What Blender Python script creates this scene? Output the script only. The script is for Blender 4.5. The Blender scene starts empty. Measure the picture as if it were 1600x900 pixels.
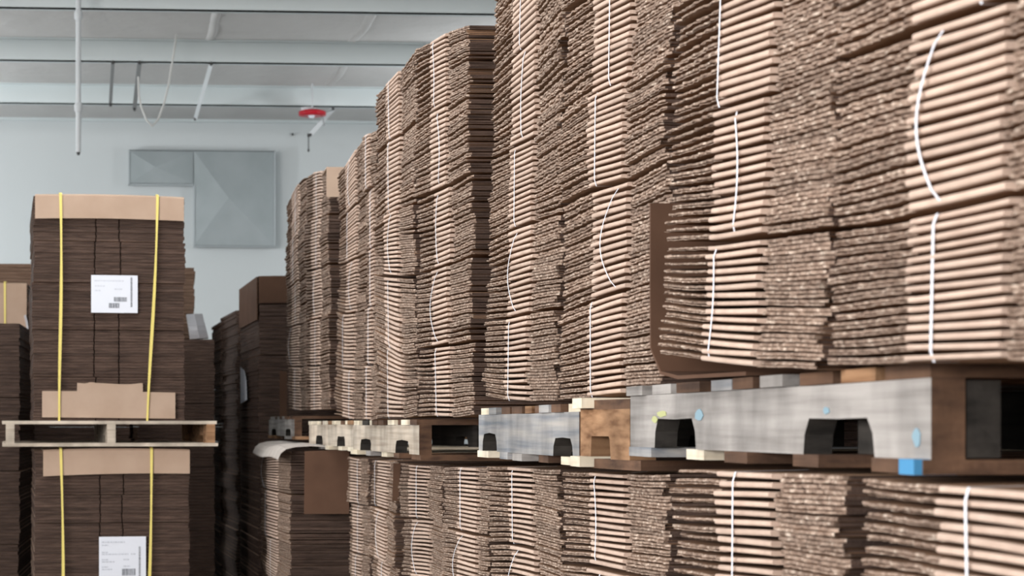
import bpy, math, random
from mathutils import Vector, Matrix
random.seed(7)
C = bpy.context.scene.collection
F = 2800.0; CX = 450.0; CY = 665.0; CAMZ = 1.45
PSI = math.atan((CX-280)/F); SP, CP = math.sin(PSI), math.cos(PSI)

# ---- survey helpers: where a sight line meets a known distance ----
def ex(px, Y):
    k = (px-CX)/F
    return Y*(k*CP+SP)/(CP-k*SP)
def ez(px, py, Y):
    X = ex(px, Y); d = X*SP+Y*CP
    return CAMZ+(CY-py)*d/F
def pt(px, py, Y): return Vector((ex(px, Y), Y, ez(px, py, Y)))

# ---------------------------------------------------------------- materials
def mat(name, base, rough=.8, metal=0, spec=.3):
    m = bpy.data.materials.new(name); m.use_nodes = True
    b = m.node_tree.nodes['Principled BSDF']
    b.inputs['Base Color'].default_value = (*base, 1); b.inputs['Roughness'].default_value = rough
    b.inputs['Metallic'].default_value = metal; b.inputs['Specular IOR Level'].default_value = spec
    return m
def noisy(name, stops, scale=(1, 1, 1), nscale=40, detail=6, rough=.85, bump=.0, bscale=200, var=.0, metal=0, bdist=.002, spec=.25, patch=0):
    """colour ramp over object-space noise, per-object value variation, optional bump"""
    m = mat(name, stops[0][1], rough, metal, spec); nt = m.node_tree; N = nt.nodes; L = nt.links
    b = N['Principled BSDF']
    tc = N.new('ShaderNodeTexCoord'); mp = N.new('ShaderNodeMapping'); mp.inputs['Scale'].default_value = scale
    L.new(tc.outputs['Object'], mp.inputs['Vector'])
    oi = N.new('ShaderNodeObjectInfo')
    ad = N.new('ShaderNodeVectorMath'); ad.operation = 'ADD'; L.new(mp.outputs[0], ad.inputs[0])
    mm = N.new('ShaderNodeMath'); mm.operation = 'MULTIPLY'; mm.inputs[1].default_value = 37.0
    L.new(oi.outputs['Random'], mm.inputs[0]); L.new(mm.outputs[0], ad.inputs[1])
    nz = N.new('ShaderNodeTexNoise'); nz.inputs['Scale'].default_value = nscale; nz.inputs['Detail'].default_value = detail
    L.new(ad.outputs[0], nz.inputs['Vector'])
    cr = N.new('ShaderNodeValToRGB'); e = cr.color_ramp.elements
    e[0].position, e[0].color = stops[0][0], (*stops[0][1], 1)
    e[1].position, e[1].color = stops[-1][0], (*stops[-1][1], 1)
    for p, c in stops[1:-1]:
        q = e.new(p); q.color = (*c, 1)
    L.new(nz.outputs['Fac'], cr.inputs[0])
    out = cr.outputs[0]
    if var:
        hs = N.new('ShaderNodeHueSaturation'); mr = N.new('ShaderNodeMapRange')
        mr.inputs['To Min'].default_value = 1-var; mr.inputs['To Max'].default_value = 1+var
        L.new(oi.outputs['Random'], mr.inputs['Value'])
        if patch:   # weather stains across the grain
            n3 = N.new('ShaderNodeTexNoise'); n3.inputs['Scale'].default_value = 7; n3.inputs['Detail'].default_value = 3
            m3 = N.new('ShaderNodeMapping'); m3.inputs['Scale'].default_value = (1.2, 1, .6); L.new(tc.outputs['Object'], m3.inputs['Vector']); L.new(m3.outputs[0], n3.inputs['Vector'])
            r3 = N.new('ShaderNodeMapRange'); r3.inputs['From Min'].default_value = .35; r3.inputs['From Max'].default_value = .62
            r3.inputs['To Min'].default_value = 1-patch; r3.inputs['To Max'].default_value = 1.06; L.new(n3.outputs['Fac'], r3.inputs['Value'])
            mu = N.new('ShaderNodeMath'); mu.operation = 'MULTIPLY'; L.new(mr.outputs[0], mu.inputs[0]); L.new(r3.outputs[0], mu.inputs[1]); L.new(mu.outputs[0], hs.inputs['Value'])
        else: L.new(mr.outputs[0], hs.inputs['Value'])
        L.new(out, hs.inputs['Color']); out = hs.outputs[0]
    L.new(out, b.inputs['Base Color'])
    if bump:
        n2 = N.new('ShaderNodeTexNoise'); n2.inputs['Scale'].default_value = bscale; n2.inputs['Detail'].default_value = 4
        L.new(tc.outputs['Object'], n2.inputs['Vector'])
        bp = N.new('ShaderNodeBump'); bp.inputs['Strength'].default_value = bump; bp.inputs['Distance'].default_value = bdist
        L.new(n2.outputs['Fac'], bp.inputs['Height']); L.new(bp.outputs[0], b.inputs['Normal'])
    return m

M = {}
M['liner'] = noisy('kraft_liner', [(.3, (.55, .405, .325)), (.7, (.67, .515, .42))], nscale=25, var=.10, bump=.15, bscale=300)
M['cut'] = noisy('corrugated_cut_edge', [(.30, (.135, .088, .064)), (.47, (.285, .20, .152)), (.60, (.41, .305, .24)), (.73, (.76, .64, .53))],
                 scale=(1, 1, 1.6), nscale=75, detail=5, var=.16, bump=.9, bscale=190, bdist=.005)
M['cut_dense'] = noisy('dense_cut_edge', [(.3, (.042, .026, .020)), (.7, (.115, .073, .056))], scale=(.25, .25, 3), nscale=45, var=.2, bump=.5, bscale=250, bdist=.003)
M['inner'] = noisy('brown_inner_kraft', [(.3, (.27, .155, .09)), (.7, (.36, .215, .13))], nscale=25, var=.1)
M['cut_mid'] = noisy('brown_cut_edge', [(.3, (.13, .08, .055)), (.7, (.24, .155, .11))], scale=(.25, .25, 3), nscale=45, var=.1)
M['kraft_sheet'] = noisy('kraft_cover_sheet', [(.3, (.46, .325, .24)), (.7, (.53, .385, .29))], nscale=6, rough=.75, bump=.1, bscale=30)
M['kraft_pale'] = noisy('kraft_flap_pale', [(.3, (.46, .33, .245)), (.7, (.53, .39, .30))], nscale=7, rough=.75, bump=.1, bscale=30)
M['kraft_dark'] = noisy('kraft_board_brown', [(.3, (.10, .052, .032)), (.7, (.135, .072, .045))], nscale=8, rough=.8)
M['grey_sheet'] = noisy('grey_top_sheet', [(.3, (.50, .45, .41)), (.7, (.60, .55, .51))], nscale=10)
M['string'] = mat('white_plastic_string', (.86, .88, .95), .35)
M['yellow'] = mat('yellow_strap', (.86, .72, .22), .4)
M['paper'] = mat('white_label_paper', (.84, .87, .95), .5)
M['ink'] = mat('grey_print', (.20, .21, .24), .7)
M['faint'] = mat('faint_print', (.60, .63, .70), .7)
M['wall'] = noisy('painted_wall', [(.3, (.66, .695, .705)), (.7, (.69, .725, .735))], nscale=.6, rough=.9)
M['steel_paint'] = noisy('painted_purlin', [(.3, (.70, .76, .77)), (.7, (.75, .81, .82))], nscale=1.5, rough=.6, spec=.4)
M['insul'] = noisy('vinyl_insulation', [(.3, (.62, .61, .60)), (.7, (.70, .69, .68))], scale=(1, .3, 1), nscale=2, rough=.7, bump=.6, bscale=5, bdist=.03)
M['duct'] = noisy('galvanised_duct', [(.3, (.33, .37, .38)), (.7, (.42, .46, .475))], nscale=2.2, rough=.55, metal=.35)
M['duct_edge'] = mat('duct_flange', (.5, .54, .56), .5, .3)
M['white_metal'] = mat('white_painted_pipe', (.68, .71, .73), .45)
M['dark_metal'] = mat('dark_fastener', (.06, .06, .06), .5)
M['galv'] = mat('zinc_rod', (.42, .44, .45), .4, .6)
M['red'] = mat('red_lacquer', (.55, .015, .03), .3)
M['cable'] = mat('white_cable', (.66, .66, .64), .5)
M['concrete'] = noisy('concrete_floor', [(.3, (.16, .155, .15)), (.7, (.24, .235, .225))], nscale=3, rough=.7)
M['film'] = mat('grey_film', (.40, .405, .43), .4)
def wood(name, a, b, var=.1): return noisy(name, [(.3, a), (.5, tuple((p+q)/2*1.05 for p, q in zip(a, b))), (.72, b)], scale=(.15, 1, 4), nscale=16, detail=8, rough=.85, bump=.5, bscale=90, var=var, patch=.38)
M['wood_grey'] = wood('weathered_grey_wood', (.24, .222, .208), (.46, .432, .41), .04)
M['wood_pale'] = wood('pale_new_wood', (.46, .38, .30), (.70, .62, .52))
M['wood_bluegrey'] = wood('blue_grey_wood', (.19, .21, .24), (.46, .43, .40))
M['wood_brown'] = wood('brown_old_wood', (.075, .042, .028), (.18, .10, .06))
M['wood_orange'] = wood('orange_stained_wood', (.15, .07, .032), (.46, .27, .15))
M['wood_dark'] = wood('dark_shaded_wood', (.02, .018, .016), (.055, .048, .042))  # near-black tone carries the shade inside the pallets
M['wood_cream'] = wood('cream_end_grain', (.70, .60, .44), (.88, .80, .66), .05)
M['blue'] = mat('blue_paint', (.07, .27, .50), .6)
M['lime'] = mat('yellow_green_paint', (.48, .50, .24), .8)
M['paleblue'] = mat('pale_blue_paint', (.24, .36, .43), .8)

# ---------------------------------------------------------------- mesh helpers
class MB:
    def __init__(s): s.v = []; s.f = []; s.m = []; s.sm = []
    def add(s, vs, fs, mi=0, smooth=False):
        o = len(s.v); s.v += [tuple(v) for v in vs]
        for i, f in enumerate(fs):
            s.f.append([o+k for k in f]); s.m.append(mi[i] if isinstance(mi, list) else mi); s.sm.append(smooth)
    def hexa(s, p, mi=0):  # p: 8 points, bottom 4 ccw, top 4 ccw
        s.add(p, [(3, 2, 1, 0), (4, 5, 6, 7), (0, 1, 5, 4), (1, 2, 6, 5), (2, 3, 7, 6), (3, 0, 4, 7)], mi)
    def box(s, a, b, mi=0):
        x0, y0, z0 = a; x1, y1, z1 = b
        s.hexa([(x0, y0, z0), (x1, y0, z0), (x1, y1, z0), (x0, y1, z0), (x0, y0, z1), (x1, y0, z1), (x1, y1, z1), (x0, y1, z1)], mi)
    def prism(s, outline, z0, z1, mi=0, side=None):  # outline in xy, ccw
        n = len(outline)
        vs = [(x, y, z0) for x, y in outline]+[(x, y, z1) for x, y in outline]
        s.add(vs, [tuple(range(n-1, -1, -1)), tuple(range(n, 2*n))], mi)
        s.add(vs, [(i, (i+1) % n, n+(i+1) % n, n+i) for i in range(n)], mi if side is None else side)
    def sweep(s, rings, mi=0, cap=None, smooth=False):
        n = len(rings[0]); vs = [p for r in rings for p in r]; fs = []; ms = []
        for i in range(len(rings)-1):
            for j in range(n):
                k = (j+1) % n
                fs.append((i*n+j, i*n+k, (i+1)*n+k, (i+1)*n+j)); ms.append(mi[j] if isinstance(mi, list) else mi)
        s.add(vs, fs, ms, smooth)
        c = cap if cap is not None else (mi[0] if isinstance(mi, list) else mi)
        s.add(rings[0], [tuple(range(n-1, -1, -1))], c); s.add(rings[-1], [tuple(range(n))], c)
    def tube(s, pts, r, n=8, mi=0, smooth=True):
        pts = [Vector(p) for p in pts]; rings = []
        for i, p in enumerate(pts):
            t = (pts[min(i+1, len(pts)-1)]-pts[max(i-1, 0)]).normalized()
            u = t.cross(Vector((0, 1, 0)));
            if u.length < .1: u = t.cross(Vector((1, 0, 0)))
            u.normalize(); w = t.cross(u)
            rr = r[i] if isinstance(r, (list, tuple)) else r
            rings.append([p+rr*(math.cos(a)*u+math.sin(a)*w) for a in [2*math.pi*k/n for k in range(n)]])
        s.sweep(rings, mi, smooth=smooth)
    def build(s, name, mats, parent=None, M4=None, kind=None, loc=None):
        """vertices are in world space unless M4 is given; stored relative to the parent or to loc"""
        me = bpy.data.meshes.new(name)
        o = bpy.data.objects.new(name, me); C.objects.link(o)
        if parent is not None: o.parent = parent
        root = parent; T = Matrix()
        chain = []
        while root is not None: chain.append(root); root = root.parent
        for r in reversed(chain): T = T @ Matrix.LocRotScale(r.location, r.rotation_euler, (1, 1, 1))
        vs = [Vector(v) for v in s.v]
        if M4: vs = [M4 @ v for v in vs]
        elif parent is not None: Ti = T.inverted(); vs = [Ti @ v for v in vs]
        if parent is None:
            if loc is None:
                loc = Vector((sum(v.x for v in vs)/len(vs), sum(v.y for v in vs)/len(vs), min(v.z for v in vs)))
            loc = Vector(loc); o.location = loc; vs = [v-loc for v in vs]
        me.from_pydata(vs, [], s.f)
        for m in (mats if isinstance(mats, (list, tuple)) else [mats]): me.materials.append(M[m])
        me.polygons.foreach_set('material_index', s.m); me.polygons.foreach_set('use_smooth', s.sm)
        me.update()
        if kind: o['kind'] = kind
        return o
def thing(name, label, cat, loc, rz=0, group=None):
    o = bpy.data.objects.new(name, None); C.objects.link(o); o.empty_display_size = .1
    o.location = loc; o.rotation_euler = (0, 0, rz); o['label'] = label; o['category'] = cat
    if group: o['group'] = group
    return o
def tag(o, label, cat, group=None):
    o['label'] = label; o['category'] = cat
    if group: o['group'] = group
    return o
ID = Matrix()
def lerp(a, b, t): return a+(b-a)*t
def interp(xs, ys, x):
    if x <= xs[0]: return ys[0]
    for i in range(len(xs)-1):
        if x <= xs[i+1]: return lerp(ys[i], ys[i+1], (x-xs[i])/(xs[i+1]-xs[i]))
    return ys[-1]
def smooth_interp(xs, ys, x):  # Catmull-like, monotone enough for sag lines
    n = len(xs)
    if x <= xs[0]: return ys[0]
    if x >= xs[-1]: return ys[-1]
    i = max(k for k in range(n-1) if xs[k] <= x)
    t = (x-xs[i])/(xs[i+1]-xs[i]); h = xs[i+1]-xs[i]
    def d(k):
        if k == 0: return (ys[1]-ys[0])/(xs[1]-xs[0])
        if k == n-1: return (ys[-1]-ys[-2])/(xs[-1]-xs[-2])
        return (ys[k+1]-ys[k-1])/(xs[k+1]-xs[k-1])
    m0, m1 = d(i)*h, d(i+1)*h
    return (2*t**3-3*t*t+1)*ys[i]+(t**3-2*t*t+t)*m0+(-2*t**3+3*t*t)*ys[i+1]+(t**3-t*t)*m1

# ---------------------------------------------------------------- the building
YW = 19.0; ZC = CAMZ+3.24; XL, XR, YB = -9.0, 6.5, -18.0
b = MB(); b.box((XL-.2, YB-.2, -.15), (XR+.2, YW+.2, 0)); b.build('floor', 'concrete', kind='structure')
b = MB(); b.box((XL-.2, YB-.2, ZC), (XR+.2, YW+.2, ZC+.12)); b.build('ceiling', 'insul', kind='structure')
b = MB(); b.box((XL-.2, YW, 0), (XR+.2, YW+.2, ZC)); b.build('wall_back', 'wall', kind='structure')
b = MB(); b.box((XR, YB-.2, 0), (XR+.2, YW, ZC)); b.build('wall_right', 'wall', kind='structure')
b = MB(); b.box((XL-.2, YB-.2, 0), (XR, YB, ZC)); b.build('wall_front', 'wall', kind='structure')
# left wall with a tall loading opening
OY0, OY1, OZ0, OZ1 = -14.0, 2.5, 1.6, 4.5
b = MB(); b.box((XL-.2, YB, 0), (XL, OY0, ZC)); b.box((XL-.2, OY1, 0), (XL, YW, ZC))
b.box((XL-.2, OY0, OZ1), (XL, OY1, ZC)); b.box((XL-.2, OY0, 0), (XL, OY1, OZ0)); b.build('wall_left', 'wall', kind='structure')
# purlins: Z-shaped sections running across the roof
for k, y in enumerate((3.7, 5.6, 7.5, 9.4, 11.3, 13.2, 15.1, 17.1)):
    b = MB(); b.box((XL, y, ZC-.19), (XR, y+.012, ZC)); b.box((XL, y, ZC-.19), (XR, y+.06, ZC-.178)); b.box((XL, y-.06, ZC-.012), (XR, y, ZC-.001))
    o = b.build('purlin', 'steel_paint', kind='structure'); o.name = 'trim_%d' % (k+1)
# thin angle where the roof meets the wall
b = MB(); b.box((XL, YW-.05, ZC-.03), (XR, YW, ZC-.001)); o = b.build('trim_9', 'steel_paint', kind='structure')
# folds in the insulation facing between purlins
for (px, y0, y1, w) in ((352, 13.25, 15.05, .06), (592, 13.25, 15.05, .07), (548, 15.2, 17.0, .08)):
    x = ex(px, (y0+y1)/2); b = MB(); rings = []
    for k in range(13):
        t = k/12; y = lerp(y0, y1, t); dx = -.10*t+.01*math.sin(9*t+px); hh = .018+.008*math.sin(17*t+px)
        rings.append([(x+dx-w, y, ZC+.002), (x+dx-w*.3, y, ZC-hh*.5), (x+dx, y, ZC-hh), (x+dx+w*.2, y, ZC-hh*.2), (x+dx+w*.5, y, ZC+.002)])
    b.sweep(rings, smooth=True)
    o = b.build('insulation_fold', 'insul', kind='structure')

# duct on the back wall
t = thing('wall_duct', 'grey sheet metal duct with a diagonal cross crease high on the back wall', 'duct', (ex(365, 18.86), 18.86, ez(365, 384, 18.86)))
YD = 18.86
def panel_pyr(b, px0, px1, y0, y1, d=.05, mi=0):
    a = pt(px0, y0, YD); c = pt(px1, y1, YD); m = (a+c)/2
    z0, z1 = c.z, a.z; x0, x1 = a.x, c.x
    vs = [(x0, YD, z0), (x1, YD, z0), (x1, YD, z1), (x0, YD, z1), (m.x-.06, YD-d, m.z), (x0, YW, z0), (x1, YW, z0), (x1, YW, z1), (x0, YW, z1)]
    b.add(vs, [(0, 1, 4), (1, 2, 4), (2, 3, 4), (3, 0, 4), (0, 5, 6, 1), (1, 6, 7, 2), (2, 7, 8, 3), (3, 8, 5, 0)], mi)
b = MB(); panel_pyr(b, 303, 429, 236, 384); b.build('duct_elbow', 'duct', t)
b = MB(); panel_pyr(b, 202, 302, 236, 287, .025); b.build('duct_arm', 'duct', t)
b = MB()
for (p0, p1, q0, q1) in ((201, 430, 233.5, 236), (303, 430, 384, 386), (302, 304.5, 288, 386), (428.5, 430.5, 234, 386), (201, 303, 287, 289.5), (200.5, 202.5, 234, 289)):
    a = pt(p0, q0, YD-.012); c = pt(p1, q1, YD-.012); b.box((a.x, YD-.012, c.z), (c.x, YD+.05, a.z))
b.build('flange', 'duct_edge', t)

# pipe dropping in front of the ceiling
Yp = 13.0
t = thing('drop_pipe', 'white vertical pipe with two couplings hanging down from the ceiling at left', 'pipe', pt(122, 238, Yp))
xp = ex(122.5, Yp); z0 = ez(122, 238, Yp)
b = MB(); b.tube([(xp, Yp, z0), (xp, Yp, ZC-.001)], .019, 12); b.build('pipe', 'white_metal', t)
for yy in (24, 168):
    z = ez(122, yy, Yp); b = MB(); b.tube([(xp, Yp, z-.035), (xp, Yp, z-.02), (xp, Yp, z+.02), (xp, Yp, z+.035)], [.022, .03, .03, .022], 12); b.build('coupling', 'white_metal', t)
b = MB(); b.tube([(xp, Yp, z0-.02), (xp, Yp, z0+.004)], [.008, .016], 10); b.build('nozzle', 'dark_metal', t)

def strut(name, p0, p1, r, m, label, ends=True):
    t = thing(name, label, 'bracket', p1)
    b = MB(); d = (p1-p0).normalized(); sv = d.cross(Vector((0, 1, 0))).normalized()*r; w = Vector((0, r*.8, 0))
    rings = [[p-sv-w, p+sv-w, p+sv-w*.4, p+sv*.5-w*.4, p+sv*.5+w, p-sv*.5+w, p-sv*.5-w*.4, p-sv-w*.4] for p in (p0, p1)]
    b.sweep(rings); b.build('channel', m, t)
    if ends:
        b = MB(); b.tube([p0+Vector((0, -.03, 0)), p0+Vector((0, .03, 0))], .014, 8); b.tube([p1+Vector((0, -.03, 0)), p1+Vector((0, .03, 0))], .012, 8)
        b.build('bolt', 'dark_metal', t)
    return t
ZB = ZC-.19
def und(px, Y): return Vector((ex(px, Y), Y, ZB))
strut('hanger_strut', und(176.5, 15.12), pt(172.5, 164, 15.5), .014, 'galv', 'short dark hanger strut, first of three right of the white drop pipe')
strut('hanger_strut', und(218, 15.12), pt(210, 171, 15.6), .018, 'galv', 'hanger strut the looping cable is tied to, in the middle of three')
strut('hanger_strut', und(330, 15.12), pt(305, 186, 17.3), .021, 'white_metal', 'long slanting white strut between purlins above the wall duct')
t = strut('alarm_bracket', pt(520, 171, 17.15), pt(485, 211, 17.3), .022, 'white_metal', 'slanting white bracket beside the red ceiling fixture')
b = MB(); b.tube([pt(482, 210, 17.3), pt(482, 222, 17.3), pt(482, 236, 17.3)], .005, 6); b.tube([pt(482, 209, 17.28), pt(482, 214, 17.28)], .012, 8); b.tube([pt(482, 233, 17.28), pt(482, 237, 17.28)], .01, 8); b.build('hanging_rod', 'dark_metal', t)
# red fixture
pc = pt(488, 178, 16.9)
t = thing('ceiling_alarm', 'flat round red fixture with white cap under the last purlin', 'alarm', pc)
b = MB(); b.tube([pc+Vector((0, 0, -.022)), pc+Vector((0, 0, -.015)), pc+Vector((0, 0, .02)), pc+Vector((0, 0, .032))], [.085, .13, .13, .09], 20); b.build('disc', 'red', t)
b = MB(); b.tube([pc+Vector((-.01, -.03, -.045)), pc+Vector((-.01, -.03, -.02))], [.02, .035], 12); b.build('lens', 'paper', t)
zt = ez(488, 160, 16.9)
b = MB(); b.tube([pc+Vector((-.04, .02, .03)), pc+Vector((-.04, .02, .06))], .07, 14); b.tube([pc+Vector((.0, .03, .05)), Vector((pc.x, pc.y+.03, ZC-.001))], .008, 8); b.build('mount', 'white_metal', t)
b = MB(); b.tube([pc+Vector((.1, .05, .0)), pt(507, 196, 17.0)], .010, 8); b.tube([pc+Vector((.1, .05, .02)), pt(520, 172, 17.1)], .007, 8); b.build('arm', 'galv', t)
b = MB(); p = pt(457, 210, 18.98); b.tube([p+Vector((0, -.02, 0)), p+Vector((0, .03, 0))], .012, 8); tag(b.build('wall_bolt', 'dark_metal'), 'small dark bolt head on the back wall under the red fixture', 'bolt')
# looping cable
pts = []; path = [(283, 2), (278, 40), (272, 80), (264, 130), (256, 163), (247, 187), (238, 197), (229, 188), (221, 168), (217, 150), (216, 120)]
for (x, y) in path: pts.append(pt(x, y, 15.05-.2))
pts.insert(0, Vector((pts[0].x+.02, pts[0].y, ZC-.001)))
b = MB(); b.tube(pts, [.010]*2+[.0085]*(len(pts)-2), 8)
t = b.build('hanging_cable', 'cable'); tag(t, 'pale cable hanging in a loop from the ceiling between two purlins', 'cable')

# ---------------------------------------------------------------- pallets
def pallet(label, p0, p1, ztop, W=1.016, notches=None, stringer_mats=('wood_grey', 'wood_brown', 'wood_dark'),
           end_mats=None, name='wooden_pallet', group=None, sh=.089, flip=1, under=None, extra=None, nh=.038):
    """p0 near corner, p1 far corner (world xy) of the long outer side; ztop = stringer top height; boards lie across, away from the aisle"""
    L = (Vector(p1)-Vector(p0)).length; ang = math.atan2(p1[1]-p0[1], p1[0]-p0[0])
    # local x along the stringer (near -> far), local y towards the aisle is +, boards run to -y
    t = thing(name, label, 'pallet', (p0[0], p0[1], ztop-sh-.016), ang, group)
    n = notches or [(.152, .381), (L-.381, L-.152)]
    def put(b, nm, mt): return b.build(nm, mt, t, M4=ID)
    z0 = .016; z1 = .016+sh
    for k, w in enumerate((0, -W/2+.019, -W+.038)):
        b = MB(); nn = n if k == 0 else [(.152, .381), (L-.381, L-.152)]
        prof = [(0, z0)]
        for (a, c) in nn:
            hgt = nh+random.uniform(-.003, .004)
            prof += [(a, z0), (a+.006, z0+hgt*.6), (a+.022, z0+hgt), (lerp(a, c, .5), z0+hgt+random.uniform(-.002, .004)), (c-.02, z0+hgt), (c-.004, z0+hgt*.55), (c, z0)]
        prof += [(L, z0), (L, z1)]
        m = 7
        prof += [(L*(1-q/m), z1+(random.uniform(-.0015, 0) if 0 < q < m else 0)) for q in range(1, m+1)]
        nP = len(prof)
        vs = [(x, w, z) for x, z in prof]+[(x, w-.038, z) for x, z in prof]
        b.add(vs, [tuple(range(nP-1, -1, -1)), tuple(range(nP, 2*nP))]); b.add(vs, [(i, (i+1) % nP, nP+(i+1) % nP, nP+i) for i in range(nP)])
        # fix winding by normals later
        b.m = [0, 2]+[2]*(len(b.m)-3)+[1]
        put(b, 'stringer', [stringer_mats[k], 'wood_brown' if k == 0 else 'wood_dark', 'wood_dark'])  # inner stringers and notch faces have their shade painted in
    rnd = ['wood_grey', 'wood_brown', 'wood_cream', 'wood_pale', 'wood_orange', 'wood_bluegrey', 'wood_brown', 'wood_grey']
    nb = 9; x = 0
    widths = [random.uniform(.085, .14) for _ in range(nb)]; s = (L-.0)/(sum(widths)+.035*(nb-1))
    for k, wd in enumerate(widths):
        wd *= s; j = random.uniform(-.012, .010); b = MB()
        b.box((x, -W, z1), (x+wd, j, z1+.016), 0)
        em = end_mats[k] if end_mats else random.choice(rnd)
        if em == 'blue':
            b.m = [0]*6; put_m = ['wood_brown', 'blue']
        o = put(b, 'deck_board', em if em != 'blue' else 'wood_grey')
        x += wd+.035*s
    xs = [(0, .14), (L*.27, .09), (L/2-.05, .10), (L*.73-.08, .09), (L-.14, .14)]
    for k, (a, wd) in enumerate(xs):
        b = MB(); b.box((a, -W, 0), (a+wd, random.uniform(-.006, .014), .016))
        put(b, 'bottom_board', (under[k] if under else random.choice(rnd)))
    if extra: extra(t, L, W, z0, z1)
    return t
def blob(b, cx, cz, rx, rz, y, n=14, th=.0008):
    pr = [(cx+rx*math.cos(a)*random.uniform(.7, 1.1), cz+rz*math.sin(a)*random.uniform(.7, 1.1)) for a in [2*math.pi*k/n for k in range(n)]]
    vs = [(x, y, z) for x, z in pr]+[(x, y+th, z) for x, z in pr]
    b.add(vs, [tuple(range(n)), tuple(range(2*n-1, n-1, -1))]); b.add(vs, [(i, n+i, n+(i+1) % n, (i+1) % n) for i in range(n)])
def on(px, Y): return (ex(px, Y), Y)
def p1_extra(t, L, W, z0, z1):
    def patch(cx, cz, rx, rz, m, nm='paint_mark'):
        b = MB(); blob(b, cx, cz, rx, rz, .0004); b.build(nm, m, t, M4=ID)['label'] = m.replace('lime', 'yellow-green').replace('paleblue', 'pale blue')+' paint mark'
    patch(L-.155, z0+.047, .018, .006, 'lime'); patch(L-.195, z0+.056, .030, .006, 'lime'); patch(L-.40, z0+.052, .022, .010, 'paleblue')
    patch(.15, z0+.016, .012, .007, 'paleblue') if False else None
    patch(.30, z0+.056, .012, .005, 'paleblue'); patch(.035, z0+.024, .012, .010, 'paleblue')
    b = MB(); b.box((.003, -.03, -.0005), (.042, .018, .0165)); o = b.build('painted_block', 'blue', t, M4=ID); o['label'] = 'blue painted board end'
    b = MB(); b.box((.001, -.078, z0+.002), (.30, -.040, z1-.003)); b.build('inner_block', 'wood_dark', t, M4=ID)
pallet('grey weathered pallet nearest the camera with blue paint marks, right side of the row', on(1455, 1.89), on(985, 3.11), CAMZ+.052,
       stringer_mats=('wood_grey', 'wood_dark', 'wood_dark'), end_mats=['wood_brown', 'wood_orange', 'wood_brown', 'wood_grey', 'wood_brown', 'wood_bluegrey', 'wood_brown', 'wood_grey', 'wood_grey'],
       under=['wood_brown', 'wood_brown', 'wood_brown', 'wood_cream', 'wood_bluegrey'], extra=p1_extra, nh=.047)
def p2_extra(t, L, W, z0, z1):
    b = MB()
    pr = [(.0, z0), (.13, z0), (.135, z0+.03), (.15, z0+.045), (.245, z0+.045), (.25, z0+.0), (.33, z0), (.36, z0+.03), (.345, z0+.06), (.35, z1-.002), (0, z1-.002)]
    n = len(pr); vs = [(x, -.045, z) for x, z in pr]+[(x, -.075, z) for x, z in pr]
    b.add(vs, [tuple(range(n-1, -1, -1)), tuple(range(n, 2*n))]); b.add(vs, [(i, (i+1) % n, n+(i+1) % n, n+i) for i in range(n)])
    b.build('companion_stringer', 'wood_orange', t, M4=ID)['label'] = 'orange stained companion board'
pallet('pale and blue-grey stained pallet, second along the row, patched with an orange board', on(905, 3.42), on(748, 4.45), CAMZ+.027,
       notches=[(.05, .22), (.80, .98)], stringer_mats=('wood_bluegrey', 'wood_dark', 'wood_dark'),
       end_mats=['wood_cream', 'wood_brown', 'wood_bluegrey', 'wood_brown', 'wood_orange', 'wood_brown', 'wood_brown', 'wood_bluegrey', 'wood_cream'],
       under=['wood_cream', 'wood_brown', 'wood_grey', 'wood_bluegrey', 'wood_cream'])
# orange board pallet piece between first and second
t = thing('wooden_block', 'orange-brown notched wooden board wedged between the two nearest pallets', 'board', (*on(978, 3.2), CAMZ-.078))
b = MB(); p0 = Vector(on(984, 3.16)); p1 = Vector(on(907, 3.40)); dv = (p1-p0); Lb = dv.length; dv.normalize(); nv = Vector((dv.y, -dv.x))
zb, zt_ = CAMZ-.062, CAMZ+.030
pr = [(0, zb), (.09, zb), (.095, zb+.036), (.10, zb+.042), (.185, zb+.042), (.19, zb), (Lb, zb), (Lb, zt_), (0, zt_)]
n = len(pr); vs = [(p0.x+dv.x*q, p0.y+dv.y*q, z) for q, z in pr]+[(p0.x+dv.x*q+nv.x*.05, p0.y+dv.y*q+nv.y*.05, z) for q, z in pr]
b.add(vs, [tuple(range(n-1, -1, -1)), tuple(range(n, 2*n))]); b.add(vs, [(i, (i+1) % n, n+(i+1) % n, n+i) for i in range(n)])
b.build('notched_board', 'wood_orange', t)
for (za, zc, mt, q0, q1) in ((zt_, zt_+.018, 'wood_brown', 0, Lb), (zb-.018, zb, 'wood_brown', -.05, Lb)):
    b = MB(); a = p0+dv*q0; c = p0+dv*q1; e = nv*.5
    b.hexa([(a.x, a.y, za), (a.x+e.x, a.y+e.y, za), (c.x+e.x, c.y+e.y, za), (c.x, c.y, za), (a.x, a.y, zc), (a.x+e.x, a.y+e.y, zc), (c.x+e.x, c.y+e.y, zc), (c.x, c.y, zc)])
    b.build('cross_board', mt, t)
for (px, yy0, yy1, Y) in ((929, 622, 638, 3.36), (926, 713, 729, 3.36)):
    a = pt(px-16, yy0, Y-.0); c = pt(px+16, yy1, Y); b = MB()
    b.box((a.x-.012, Y-.03, c.z), (c.x+.05, Y+.05, a.z)); b.build('end_block', 'wood_cream', t)
pallet('pale whitish pallet with two dark notches, third along the row', on(655, 5.3), on(552, 6.5), CAMZ+.002,
       stringer_mats=('wood_pale', 'wood_dark', 'wood_dark'), end_mats=['wood_brown', 'wood_cream', 'wood_brown', 'wood_cream', 'wood_brown', 'wood_brown', 'wood_cream', 'wood_dark', 'wood_cream'],
       under=['wood_brown', 'wood_brown', 'wood_cream', 'wood_grey', 'wood_cream'])
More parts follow.
